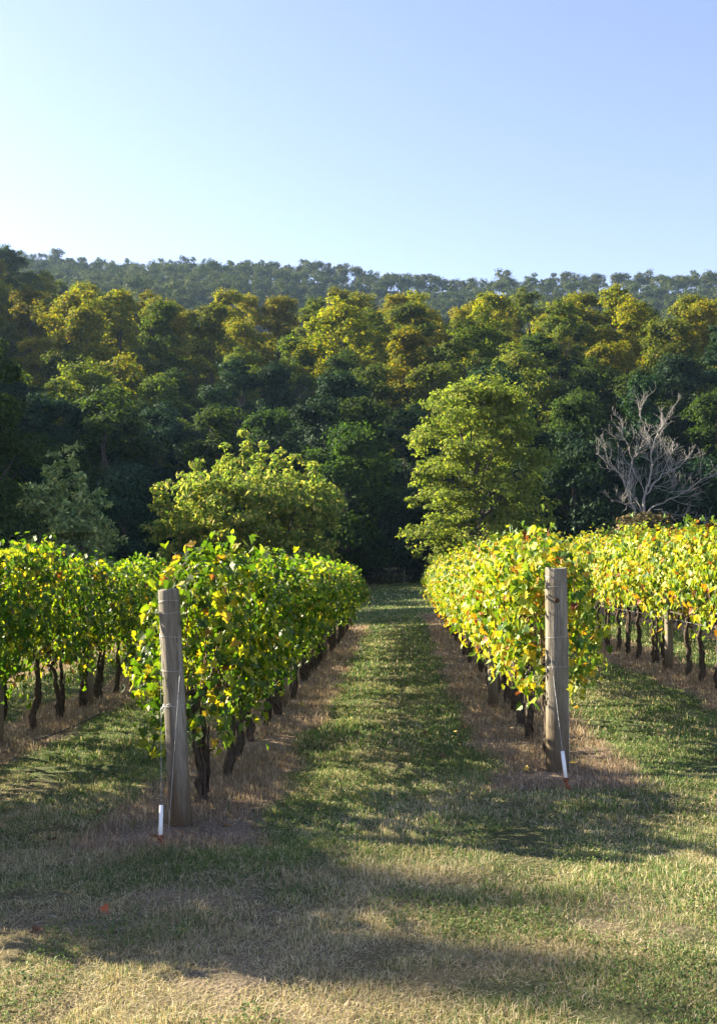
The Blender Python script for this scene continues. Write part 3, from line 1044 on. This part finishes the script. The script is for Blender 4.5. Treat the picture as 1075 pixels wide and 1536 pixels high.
def foliage(seed, mat, n=760, front=False, back=False, top=1.92, bot=0.62, shoots=5, hw=0.40):
    rng = np.random.default_rng(seed)
    C, N = [], []
    y0, y1 = -0.56, 0.56
    ncl = 135
    ctr = np.stack([rng.uniform(-1, 1, ncl), rng.uniform(y0, y1, ncl), rng.uniform(0, 1, ncl)], -1)
    per = n // ncl
    for (u, y, t) in ctr:
        zlow = bot + 0.14 * math.sin(y * 5 + seed) + rng.normal() * 0.05
        if (t < 0.26 and rng.random() < 0.6) or (t < 0.40 and abs(y) > .38 and rng.random() < .4 and not front):
            continue
        z = zlow + (top - zlow) * t
        w = hw * (0.62 + 0.55 * math.sin(min(1, t * 1.1 + 0.12) * math.pi) ** 0.8) * (1 + 0.22 * math.sin(y * 4 + z * 5 + seed * 1.7))
        side = math.copysign(1, u)
        x = side * w * (0.55 + 0.45 * abs(u))
        if t > 0.86:
            x *= rng.uniform(0, 0.8)
        k = max(3, int(per * rng.uniform(0.6, 1.5)))
        e = rng.normal(size=(k, 3)) * np.array([0.055, 0.10, 0.095])
        p = np.array([x, y, z]) + e
        out = np.array([side * (1.0 if t < .86 else .35), 0.0, 0.35 if t < .86 else 1.0])
        if front and y < y0 + 0.25:
            out = out * np.array([.6, 1, 1]) + np.array([0, -0.9, 0])
        N.append(norm(out + rng.normal(size=(k, 3)) * 0.52))
        C.append(p)
    if front:   # the open end of the row is leafy too
        k = 190
        C.append(np.stack([rng.uniform(-hw, hw, k), np.full(k, y0) + rng.normal(size=k) * .09, rng.uniform(bot, top, k)], -1))
        N.append(norm(np.array([0, -1, .3]) + rng.normal(size=(k, 3)) * .55))
    canes = MB()
    for s in range(shoots):
        p0 = np.array([rng.uniform(-.25, .25), rng.uniform(y0, y1), top - 0.12])
        d = norm(np.array([rng.normal() * .5, rng.normal() * .4, 1.0]))
        L = rng.uniform(0.22, 0.46)
        g = np.linspace(0, 1, 7)[:, None]
        pts = p0 + d * L * g + np.array([d[0] * .5, d[1] * .5, -0.35]) * L * g ** 2 * .8
        canes.tube(pts, np.linspace(.004, .0018, 7), 4)
        C.append(pts[1:])
        N.append(norm(np.array([0, 0, .7]) + rng.normal(size=(6, 3)) * .6))
    for s in range(9):     # canes inside the canopy
        yb = rng.uniform(y0, y1)
        pts = limb_path(rng, (rng.uniform(-.05, .05), yb, 0.8), (rng.uniform(-.22, .22), yb + rng.uniform(-.15, .15), top - .1), 7, .12)
        canes.tube(pts, np.linspace(.006, .0035, 7), 4)
    c, nn = np.concatenate(C), np.concatenate(N)
    S = rng.uniform(0.042, 0.092, len(c))
    v, q = vine_leaves(c, nn, S, rng)
    return mesh_np('vine_foliage', v, q, [mat]), canes.mesh('vine_canes', M_CANE)


def vine_trunk(seed, double=False):
    rng = np.random.default_rng(seed)
    mb = MB()
    lean = rng.uniform(-.07, .07, 2)
    n = 13
    for s in range(2 if double else 1):
        t = np.linspace(0, 1, n)
        z = -0.06 + 0.90 * t
        off = (s - .5) * 0.10 if double else 0
        x = lean[0] * (t - .3) + rng.normal(size=n) * .012 + 0.014 * np.sin(t * 7 + seed)
        y = lean[1] * (t - .3) * 1.4 + off * (1 + 1.2 * t) + rng.normal(size=n) * .014
        r = (0.026 if double else 0.031) * (1.35 - 0.5 * t + 0.25 * np.exp(-((t - 1) / .1) ** 2)) * (1 + rng.normal(size=n) * .10)
        mb.tube(np.stack([x, y, z], -1), r, 10, True, .16, rng, 3)
        # loose strip of bark
        k = 7
        tt = np.linspace(.15, .7, k)
        mb.tube(np.stack([np.interp(tt, t, x) + .04, np.interp(tt, t, y) - .02, -0.06 + .9 * tt], -1) + rng.normal(size=(k, 3)) * .008, .007, 4, True, .3, rng)
        e = np.array([x[-1], y[-1], z[-1]])
        for sg in (-1, 1):
            if double and sg != (1 if s else -1):
                continue
            pts = np.array([e + np.array([0, sg * .05, 0]) * 0, e + np.array([0, sg * .09, .05]), e + np.array([.01, sg * .22, .06]), e + np.array([-.01, sg * .36, .07]), e + np.array([0, sg * .48, .07])])
            mb.tube(pts + rng.normal(size=pts.shape) * .008, [.026, .021, .018, .014, .010], 7, True, .15, rng)
    return mb.mesh('vine_trunk', M_BARK)


def grape_cluster(seed):
    rng = np.random.default_rng(seed)
    mb = MB()
    for i in range(46):
        t = rng.random()
        w = 0.045 * (1 - t * .75) * math.sqrt(rng.random())
        a = rng.uniform(0, 6.28)
        mb.ball((math.cos(a) * w, math.sin(a) * w, -t * .17), rng.uniform(.0075, .0095), 7, 5)
    mb.tube([(0, 0, .05), (0, 0, -.05)], .003, 4)
    return mb.mesh('grape_cluster', M_GRAPE)


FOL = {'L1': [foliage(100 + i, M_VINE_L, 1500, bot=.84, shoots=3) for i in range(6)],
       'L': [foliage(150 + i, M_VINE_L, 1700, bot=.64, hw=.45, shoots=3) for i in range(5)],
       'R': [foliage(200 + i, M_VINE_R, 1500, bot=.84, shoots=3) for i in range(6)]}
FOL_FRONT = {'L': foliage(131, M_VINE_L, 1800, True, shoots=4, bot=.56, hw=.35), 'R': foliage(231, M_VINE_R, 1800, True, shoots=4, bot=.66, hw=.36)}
TRUNKS = [vine_trunk(300 + i, i in (1, 4)) for i in range(6)]
GRAPES = [grape_cluster(400 + i) for i in range(3)]
ROWTEXT = {'L1': ('green leaved grapevine', 'the row at the leaning left post'), 'R1': ('yellow leaved grapevine', 'the row behind the upright right post'),
           'L2': ('green grapevine on a dark trunk', 'the outer left row'), 'R2': ('yellow green grapevine', 'the outer right row'),
           'L3': ('green grapevine', 'the hindmost left row'), 'R3': ('yellow green grapevine', 'the hindmost right row')}
rv = np.random.default_rng(77)
VS = 0.93
for key, (rx, y0, y1) in ROWS.items():
    side = key[0]
    y = y0 + 0.72
    i = 0
    while y < y1:
        x = rx + rv.normal() * 0.03
        yy = y + rv.normal() * 0.06
        near = (i == 0 and key in ('L1', 'R1'))
        fol, can = FOL_FRONT[side] if near else FOL[key if key == 'L1' else side][int(rv.integers(5))]
        root = bpy.data.objects.new('grapevine', None)
        COL.objects.link(root)
        root.location = (x, yy, hz(x, yy))
        t = (y - y0) / (y1 - y0)
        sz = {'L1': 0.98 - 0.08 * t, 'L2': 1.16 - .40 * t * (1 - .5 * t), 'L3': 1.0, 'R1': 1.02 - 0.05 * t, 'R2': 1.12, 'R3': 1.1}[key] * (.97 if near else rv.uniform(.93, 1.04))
        txt, row = ROWTEXT[key]
        tag(root, f'{txt}, {ORD[i]} from the near end of {row}', 'vine', 'grapevines of ' + row)
        rot = 0 if near or rv.random() < .5 else math.pi
        f = obj('foliage', fol, root, (0, 0, 0), rot)
        f.scale = (rv.uniform(.92, 1.08), 1.0, sz)
        c = obj('canes', can, root, (0, 0, 0), rot)
        c.scale = f.scale
        obj('trunk', TRUNKS[1 if near else int(rv.integers(6))], root, (0, 0, 0), rv.uniform(-.3, .3))
        if yy < 16 and key in ('L1', 'R1', 'L2'):
            for g in range(2):
                obj('grape_cluster', GRAPES[g], root, (rv.choice([-1, 1]) * rv.uniform(.10, .24), rv.uniform(-.42, .42), rv.uniform(.86, 1.0)))
        i += 1
        y += VS
    print(key, i)


# ------------------------------------------------------------------ posts, wires, anchors
def post_mesh(name, H, r, mat, seed, knot=None):
    rng = np.random.default_rng(seed)
    sides, n = 84, 48
    z = np.linspace(-0.25, H, n)
    ang = np.arange(sides) * 2 * math.pi / sides
    rad = r * (1.03 - 0.06 * (z / H))
    lump = np.array([1 + 0.018 * np.sin(2 * ang + 1.1 * seed) + 0.012 * np.sin(5 * ang + zz * 1.3 + seed) + 0.010 * np.sin(9 * ang - zz * .8) for zz in z])
    rr = rad[:, None] * lump + rng.normal(size=(n, sides)) * r * .004
    for c in range(7):          # drying cracks
        k = int(rng.integers(sides))
        za, zb = sorted(rng.uniform(0.05, 1.0, 2) * H)
        zb = H + .1 if c < 3 else zb
        za = zb - rng.uniform(.25, .8)
        for j in range(n):
            if za < z[j] < zb:
                kk = (k + int(round(1.2 * math.sin(z[j] * 2 + c)))) % sides
                rr[j, kk] -= r * rng.uniform(.07, .13) * min(1, (z[j] - za) / .15, (zb + .01 - z[j]) / .15 + (1 if c < 3 else 0))
    rr[-1] *= 0.965 + .02 * np.sin(3 * ang + seed)
    v = np.stack([rr * np.cos(ang), rr * np.sin(ang), np.repeat(z[:, None], sides, 1)], -1)
    v[-1, :, 2] += 0.006 + .006 * np.sin(2 * ang + seed)
    v[-2, :, 2] = H - 0.006
    v = v.reshape(-1, 3)
    i = np.arange(n - 1)[:, None] * sides
    k = np.arange(sides)[None, :]
    k2 = (k + 1) % sides
    q = np.stack([i + k, i + k2, i + sides + k2, i + sides + k], -1).reshape(-1, 4)
    v = np.concatenate([v, [[0, 0, H + .004]]])
    kk = np.arange(sides)
    t = np.stack([np.full(sides, n * sides), (n - 1) * sides + kk, (n - 1) * sides + (kk + 1) % sides], -1)
    me = mesh_np(name, v, [q, t], [mat])
    me.polygons.foreach_set('use_smooth', np.array([True] * len(q) + [False] * len(t)))
    return me


def ring_mesh(name, r, tilt, mat, wr=.0014):
    mb = MB()
    a = np.linspace(0, 2 * math.pi, 37)
    mb.tube(np.stack([r * np.cos(a), r * np.sin(a), tilt * r * np.sin(a + 2)], -1), wr, 5, False)
    return mb.mesh(name, mat)


def end_post(foot, topx, topy, r, seed, label, rings, knots):
    z0 = hz(foot.x, foot.y)
    topw = at_y(topx, topy, foot.y)
    axis = Vector((topw.x - foot.x, 0.0, topw.z - z0))
    H = axis.length
    root = bpy.data.objects.new('end_post', None)
    COL.objects.link(root)
    root.location = (foot.x, foot.y, z0)
    root.rotation_euler = axis.to_track_quat('Z', 'Y').to_euler()
    root.rotation_euler = (0, math.atan2(axis.x, axis.z), 0)
    tag(root, label, 'post', 'end posts of the vine rows')
    shaft = obj('shaft', post_mesh('end_post_shaft', H, r, post_mat('weathered_post', seed), seed), root)
    for (t, tilt) in rings:
        o = obj('wire_wrap', ring_mesh('wire_wrap', r * (1.03 - .06 * t) + .004, tilt, M_WIRE), root, (0, 0, H * t), seed + t * 9)
    for (t, ang, kr) in knots:
        mb = MB()
        rr = r * (1.03 - .06 * t)
        mb.ball((0, 0, 0), kr, 10, 6)
        o = obj('knot', mb.mesh('knot', plain_mat('knot_wood', (0.06, 0.03, 0.015), .9)), root, (math.cos(ang) * rr, math.sin(ang) * rr, H * t))
        o.scale = (1, .35, 1)
    return root, H


post_l, HL = end_post(P_L, 253, 885, 0.077, 3, 'grey weathered round timber end post leaning left, before the left vine row',
                      [(0.945, .25), (0.905, -.1), (0.80, .12), (0.66, .1), (0.51, .05)], [])
post_r, HR = end_post(P_R, 833, 853, 0.091, 7, 'thick grey brown upright timber end post with a knot hole, before the right vine row',
                      [(0.955, .2), (0.91, -.05), (0.665, .1), (0.515, .1)], [(0.845, -1.65, .022)])


def wire_between(name, a, b, r, mat, parent=None, sag=0.0, n=9):
    a = np.asarray(a, float)
    b = np.asarray(b, float)
    t = np.linspace(0, 1, n)[:, None]
    pts = a + (b - a) * t - np.array([0, 0, sag]) * np.sin(t * math.pi)
    mb = MB()
    mb.tube(pts, r, 5)
    return obj(name, mb.mesh(name, mat), parent)


def anchor(px0, py0, px1, py1, pxr, pyr, foot, wires, label, rs):
    """white sleeve over a guy wire, rusty rod at its foot"""
    d = ray(pxr, pyr)
    zg = hz(foot.x, foot.y)
    g = Vector((0, 0, EYE)) + d * ((zg + 0.01 - EYE) / d.z)
    Y = g.y
    root = bpy.data.objects.new('guy_anchor', None)
    COL.objects.link(root)
    root.location = g
    tag(root, label, 'anchor', 'guy anchors at the row ends')
    a = at_y(px0, py0, Y + .10) - g
    b = at_y(px1, py1, Y + .02) - g
    mb = MB()
    mb.tube([b, b + (a - b) * .5, a], rs, 14)
    obj('sleeve', mb.mesh('sleeve', M_WHITE), root)
    mb = MB()
    mb.tube([(0, 0, -.08), (0, 0, .01), b * 0.6, b + (a - b) * .03], [.011, .011, .010, .009], 8)
    mb.ball((0.004, 0, .005), .02, 9, 6)
    th = np.linspace(0, 6.283, 17)
    bb = np.asarray(b)
    mb.tube(np.stack([bb[0] + .017 * np.cos(th), bb[1] + 0 * th, bb[2] - .012 + .02 * np.sin(th)], -1), .005, 6, False)
    obj('anchor_rod', mb.mesh('anchor_rod', M_RUST), root)
    for (wx, wy, wY) in wires:
        w = at_y(wx, wy, wY) - g
        wire_between('guy_wire', a * .98, w, .0011, M_WIRE, root)
    return root


anchor(242, 1208, 241, 1253, 243, 1266, P_L, [(242, 1060, P_L.y - .10)], 'white plastic sleeve on a rusty rod standing before the leaning left post', .0135)
anchor(843, 1127, 848, 1167, 851, 1183, P_R, [(825.5, 984, P_R.y - .098)], 'white plastic sleeve leaning on a rusty rod before the upright right post', .0145)
# second, longer wires tied to the posts
wl_ = post_l


def child_wire(post, foot, p0, p1, r=.0013):
    o = wire_between('tie_wire', np.asarray(at_y(*p0)), np.asarray(at_y(*p1)), r, M_WIRE)
    o.parent = post
    o.matrix_parent_inverse = (Matrix.Translation(post.location) @ post.rotation_euler.to_matrix().to_4x4()).inverted()
    return o


child_wire(post_l, P_L, (271, 994, P_L.y - .085), (252, 1262, P_L.y - .42))
child_wire(post_l, P_L, (240, 950, P_L.y - .03), (242, 1060, P_L.y - .06))
child_wire(post_r, P_R, (851.5, 950, P_R.y - .03), (853.5, 1165, P_R.y - .12))
# white tie on the left post
mb = MB()
rk = np.random.default_rng(3)
for i in range(7):
    p = at_y(251 + rk.uniform(-7, 7), 1058 + rk.uniform(-3, 3), P_L.y - .085)
    q2 = p + Vector((rk.uniform(-.03, .03), -.012, rk.uniform(-.05, .015)))
    mb.tube([p, (p + q2) / 2 + Vector((0, -.012, .006)), q2], [.003, .0025, .0015], 5)
tie = obj('white_tie', mb.mesh('white_tie', M_WHITE), None)
tie.parent = post_l
tie.matrix_parent_inverse = (Matrix.Translation(post_l.location) @ post_l.rotation_euler.to_matrix().to_4x4()).inverted()

LP_MESH = post_mesh('line_post_shaft', 1.75, .062, post_mat('line_post_wood', 5), 5)


def line_post(x, y, label):
    o = obj('line_post', LP_MESH, None, (x, y, hz(x, y)), x * 7 + y)
    tag(o, label, 'post', 'line posts inside the vine rows')


lp = {'R1': [13.0, 20.4, 27.6], 'R2': [16.3, 22.2, 30], 'L1': [13.6, 20.5, 27.5], 'L2': [11.2, 14.2 + .3, 21, 28], 'L3': [19, 27], 'R3': [24, 31]}
for key, ys in lp.items():
    for i, y in enumerate(ys):
        x = ROWS[key][0]
        line_post(x - (.16 if key == 'R1' and i == 0 else 0), y, f'grey green timber line post, {ORD[i]} in {ROWTEXT[key][1]}')

for key, (rx, y0, y1) in ROWS.items():
    for lev, nm in ((0.80, 'low'), (1.25, 'middle'), (1.62, 'high')):
        ys = np.linspace(y0 if key in ('L1', 'R1') else y0 + .3, y1, 30)
        dx = 0.083 if key in ('L1', 'R1') and False else 0
        mb = MB()
        mb.tube(np.stack([np.full(30, rx + dx), ys, height(np.full(30, rx), ys) + lev], -1), .0022, 5)
        o = obj('trellis_wire', mb.mesh('trellis_wire', M_WIRE))
        tag(o, f'{nm} galvanised trellis wire along {ROWTEXT[key][1]}', 'wire', 'trellis wires of the vine rows')
# drip hose lying in the outer left row's strip
p0, p1 = at_y(85, 1086, 11.8), at_y(132, 1077, 12.6)
ys = np.linspace(9.5, 15.2, 24)
mb = MB()
xx = X_L2 + 0.42 + 0.10 * np.sin(ys * 1.1)
mb.tube(np.stack([xx, ys, height(xx, ys) + .03], -1), .009, 6)
tag(obj('drip_hose', mb.mesh('drip_hose', M_HOSE)), 'thin black irrigation hose lying in the dead grass by the outer left row', 'hose')

# fence at the foot of the wood
fr = bpy.data.objects.new('wire_fence', None)
COL.objects.link(fr)
fy = 69.5
fx0 = at_y(606, 870, fy).x
fr.location = (fx0, fy, hz(fx0, fy))
tag(fr, 'low wire fence on thin pale posts at the foot of the dark wood', 'fence')
fb = MB()
fb.tube([(0, 0, -.2), (0, 0, .45), (0, 0, .95)], [.035, .033, .03], 7)
FPM = fb.mesh('fence_post', M_DEAD)
fxs = [fx0 + k * 2.95 for k in range(-5, 5)]
for x in fxs:
    obj('fence_post', FPM, fr, (x - fx0, 0, hz(x, fy) - hz(fx0, fy)))
for lv in (.3, .6, .88):
    mb = MB()
    mb.tube([(x - fx0, -.04, hz(x, fy) - hz(fx0, fy) + lv) for x in fxs], .0025, 4)
    obj('fence_wire', mb.mesh('fence_wire', M_WIRE), fr)

# ------------------------------------------------------------------ fallen leaves
FL_O = plain_mat('fallen_leaf_orange', (0.36, 0.09, 0.03), .7)
FL_B = plain_mat('fallen_leaf_brown', (0.12, 0.06, 0.03), .8)


def fallen(px, py, s, mat, label, seed):
    rng = np.random.default_rng(seed)
    d = ray(px, py)
    g = Vector((0, 0, EYE)) + d * (-EYE / d.z)
    z = hz(g.x, g.y)
    g = Vector((0, 0, EYE)) + d * ((z + .035 - EYE) / d.z)
    v, q = vine_leaves(np.zeros((1, 3)), norm(np.array([[rng.normal() * .4, -.75, .7]])), np.array([s]), rng, .2)
    me = mesh_np('fallen_leaf', v, q, [mat])
    o = obj('fallen_leaf', me, None, g)
    tag(o, label, 'leaf', 'fallen leaves on the grass')


fallen(155, 1360, .05, FL_O, 'rust orange dead leaf lying in the shaded grass at the lower left', 1)
fallen(58, 1392, .06, FL_B, 'dark brown dead leaf on the bare patch at the left edge', 2)
fallen(640, 1100, .07, FL_B, 'dark brown dead leaf lying in the middle of the grass aisle', 3)
fallen(697, 1092, .06, FL_B, 'dark brown dead leaf at the edge of the right dead-grass strip', 4)
fallen(538, 1098, .06, FL_B, 'small brown dead leaf on the left side of the grass aisle', 5)


# ------------------------------------------------------------------ grass
def blades(P, Hh, Wd, C, rng, lean=0.5, flat=False):
    n = len(P)
    a = rng.uniform(0, 2 * math.pi, n)
    d = np.stack([np.cos(a), np.sin(a), np.zeros(n)], -1)
    b = rng.uniform(0, 2 * math.pi, n)
    s = np.stack([np.cos(b), np.sin(b), np.zeros(n)], -1) * Wd[:, None] * .5
    l = (np.abs(rng.normal(size=n)) * lean)[:, None]
    up = np.array([0, 0, 1.0])
    if flat:
        zt = rng.uniform(.05, .35, n)[:, None]
        mid = P + (d * .5 + up * zt * .5 + up * .12) * Hh[:, None]
        tip = P + (d + up * zt * .6) * Hh[:, None]
    else:
        mid = P + (d * l * .35 + up * .6) * Hh[:, None]
        tip = P + (d * l * 1.0 + up * (1 - .3 * np.minimum(l, 1.5))) * Hh[:, None]
    v = np.stack([P - s, P + s, mid + s * .75, mid - s * .75, tip], 1).reshape(-1, 3)
    i = np.arange(n)[:, None] * 5
    return v, i + np.array([[0, 1, 2, 3]]), i + np.array([[3, 2, 4]]), np.repeat(C, 5, 0)


def scatter(rng, n, ya, yb, xl, xr):
    """points between depths, inside a wedge a little wider than the view"""
    y = rng.uniform(ya, yb, n * 2)
    x = rng.uniform(xl, xr, n * 2)
    k = (x > -0.42 * y - .8) & (x < 0.34 * y + .8)
    return x[k], y[k]


def wedge(rng, dens, ya, yb):
    xl, xr = -0.42 * yb - .8, 0.34 * yb + .8
    n = int(dens * (xr - xl) * (yb - ya))
    y = rng.uniform(ya, yb, n)
    x = rng.uniform(xl, xr, n)
    k = (x > -0.42 * y - .8) & (x < 0.34 * y + .8)
    return x[k], y[k]


GREENS = np.array([(0.068, 0.140, 0.042), (0.098, 0.175, 0.052), (0.14, 0.205, 0.062), (0.20, 0.235, 0.085)])
STRAWS = np.array([(0.39, 0.325, 0.20), (0.46, 0.39, 0.25), (0.30, 0.245, 0.145), (0.53, 0.465, 0.33)])
DEADS = np.array([(0.37, 0.29, 0.215), (0.21, 0.155, 0.115), (0.50, 0.42, 0.33), (0.31, 0.235, 0.18), (0.26, 0.16, 0.11)])


def pick(rng, pal, n):
    c = pal[rng.integers(len(pal), size=n)]
    return c * rng.uniform(.75, 1.25, (n, 1))


def grass():
    rng = np.random.default_rng(99)
    V, Q, T, C = [], [], [], []
    SV, SQ, ST, SC = [], [], [], []
    off = [0, 0]

    def put(store, res):
        v, q, t, c = res
        k = 0 if store == 'g' else 1
        (V if k == 0 else SV).append(v)
        (Q if k == 0 else SQ).append(q + off[k])
        (T if k == 0 else ST).append(t + off[k])
        (C if k == 0 else SC).append(c)
        off[k] += len(v)

    for (ya, yb, dens, hh, ww) in ((3.2, 5.2, 13000, .040, .0038), (5.2, 7, 8500, .043, .0048), (7, 10, 4600, .046, .0065), (10, 16, 1800, .052, .010),
                                   (16, 28, 420, .060, .017), (28, 46, 130, .07, .032), (46, 79, 45, .08, .06)):
        x, y = wedge(rng, dens, ya, yb)
        st = strip_mask(x, y)
        dr = dry_lit_mask(x, y)
        ba = bare_mask(x, y)
        tuft = fbm(x, y, .16, 2, 14.0)
        r = rng.random(len(x))
        keep = (r > st * .97) & (rng.random(len(x)) > ba * .75)
        x, y, dr, ba, tuft = x[keep], y[keep], dr[keep], ba[keep], tuft[keep]
        lush = fbm(x, y, .5, 3, 31.0)
        n = len(x)
        isstraw = rng.random(n) < (0.16 + .66 * dr)
        c = np.where(isstraw[:, None], pick(rng, STRAWS, n), pick(rng, GREENS, n))
        fac = (.65 + .7 * fbm(x, y, .7, 3, 41))[:, None]
        c = c * fac
        h = hh * (.45 + 1.0 * tuft + .5 * sstep(.5, .75, lush)) * rng.uniform(.6, 1.35, n)
        P = np.stack([x, y, height(x, y) - .012], -1)
        put('g', blades(P, h, ww * rng.uniform(.7, 1.3, n), c, rng, 1.0))
        # flattened straw among the grass and on the bare strips
        x, y = wedge(rng, dens * (.55 if ya < 9 else .7), ya, yb)
        st = strip_mask(x, y)
        dr = np.maximum(dry_lit_mask(x, y), bare_mask(x, y))
        k = rng.random(len(x)) < np.maximum(st * .95, dr * .5 + .08)
        x, y, st = x[k], y[k], st[k]
        n = len(x)
        c = np.where((st > .5)[:, None], pick(rng, DEADS, n), pick(rng, STRAWS, n)) * (.6 + .8 * fbm(x, y, .4, 3, 51))[:, None]
        P = np.stack([x, y, height(x, y) + rng.uniform(-.005, .012, n)], -1)
        put('s', blades(P, hh * rng.uniform(.7, 1.9, n), ww * .75 * rng.uniform(.6, 1.2, n), c, rng, flat=True))
        # dead upright stems on the strips
        x, y = wedge(rng, dens * .75, ya, yb)
        st = strip_mask(x, y)
        k = (rng.random(len(x)) < st * .9 * sstep(.25, .55, fbm(x, y, .5, 3, 61)))
        x, y = x[k], y[k]
        n = len(x)
        c = pick(rng, DEADS, n)
        P = np.stack([x, y, height(x, y) - .01], -1)
        put('s', blades(P, hh * rng.uniform(.8, 2.4, n), ww * .7 * rng.uniform(.6, 1.2, n), c, rng, .8))
    for nm, a, lab, cat in (('grass', (V, Q, T, C), 'short mown green and straw coloured grass of the aisles and headland', 'grass'),
                            ('dead_grass', (SV, SQ, ST, SC), 'brown dead grass and straw lying under the vine rows', 'dead grass')):
        me = mesh_np(nm, np.concatenate(a[0]), [np.concatenate(a[1]), np.concatenate(a[2])], [M_GRASS], colors=np.concatenate(a[3]))
        tag(obj(nm, me), lab, cat, kind='stuff')
        print(nm, len(me.vertices) // 5)


grass()

def weeds():
    """low broad-leaved weeds and clover in loose patches"""
    rng = np.random.default_rng(123)
    x, y = wedge(rng, 900, 3.3, 10.5)
    k = (fbm(x, y, .55, 3, 71) > .64) & (strip_mask(x, y) < .3) & (rng.random(len(x)) < .8)
    x, y = x[k], y[k]
    n = len(x)
    P = np.stack([x, y, height(x, y)], -1)
    rep_ = 5
    c = np.repeat(P, rep_, 0) + rng.normal(size=(n * rep_, 3)) * np.array([.018, .018, 0]) + np.array([0, 0, 1]) * rng.uniform(.012, .062, (n * rep_, 1))
    nn = norm(np.array([0, 0, 1.0]) + rng.normal(size=(n * rep_, 3)) * .5)
    sz = rng.uniform(.009, .018, n * rep_)
    v, q = leaf_quads(c, nn, sz, sz * .75, rng, .2)
    col = np.repeat(pick(rng, np.array([(.08, .14, .04), (.11, .17, .045), (.17, .20, .06), (.07, .12, .04)]), n * rep_), 4, 0)
    me = mesh_np('weeds', v, [q], [M_GRASS], colors=col)
    tag(obj('weeds', me), 'low leafy clover and weeds growing in patches in the grass', 'weeds', kind='stuff')


weeds()


def dropped():
    rng = np.random.default_rng(321)
    mats = [plain_mat('dropped_leaf_yellow', (0.42, 0.30, 0.05), .7), FL_B, plain_mat('dropped_leaf_tan', (0.30, 0.19, 0.10), .8)]
    meshes = []
    for i in range(6):
        v, q = vine_leaves(np.zeros((1, 3)), norm(np.array([[rng.normal() * .5, rng.normal() * .5, .8]])), np.array([rng.uniform(.05, .075)]), rng, .2)
        meshes.append(mesh_np('dropped_leaf', v, q, [mats[i % 3]]))
    for key, n in (('L1', 26), ('R1', 30)):
        rx, y0, y1 = ROWS[key]
        for i in range(n):
            x = rx + rng.normal() * .5
            y = y0 - .5 + rng.random() ** 1.6 * 9
            k = int(rng.integers(6))
            o = obj('fallen_leaf', meshes[k], None, (x, y, hz(x, y) + rng.uniform(.025, .045)), rng.uniform(0, 6.28))
            side = 'left' if key == 'L1' else 'right'
            tag(o, f'small dry {["yellow", "dark brown", "tan"][k % 3]} vine leaf dropped on the dead grass by the {side} end post', 'leaf',
                f'{["yellow", "dark brown", "tan"][k % 3]} leaves dropped by the {side} end post')


dropped()

# ------------------------------------------------------------------ haze
HAZE = 0.00011
if HAZE:
    m, nt, out = new_mat('haze_air')
    pv = nt.nodes.new('ShaderNodeVolumePrincipled')
    pv.inputs['Color'].default_value = (0.42, 0.64, 1.0, 1)
    pv.inputs['Density'].default_value = HAZE
    pv.inputs['Anisotropy'].default_value = 0.2
    nt.links.new(pv.outputs[0], out.inputs['Volume'])
    x0, x1, y0, y1, z0, z1 = -455, 455, -45, 650, -8, 185
    v = [(x, y, z) for z in (z0, z1) for y in (y0, y1) for x in (x0, x1)]
    q = [(0, 2, 3, 1), (4, 5, 7, 6), (0, 1, 5, 4), (2, 6, 7, 3), (0, 4, 6, 2), (1, 3, 7, 5)]
    h = obj('haze', mesh_np('haze', v, [np.array(q)], [m]))
    tag(h, 'thin pale blue haze in the air over the valley', 'haze', kind='stuff')
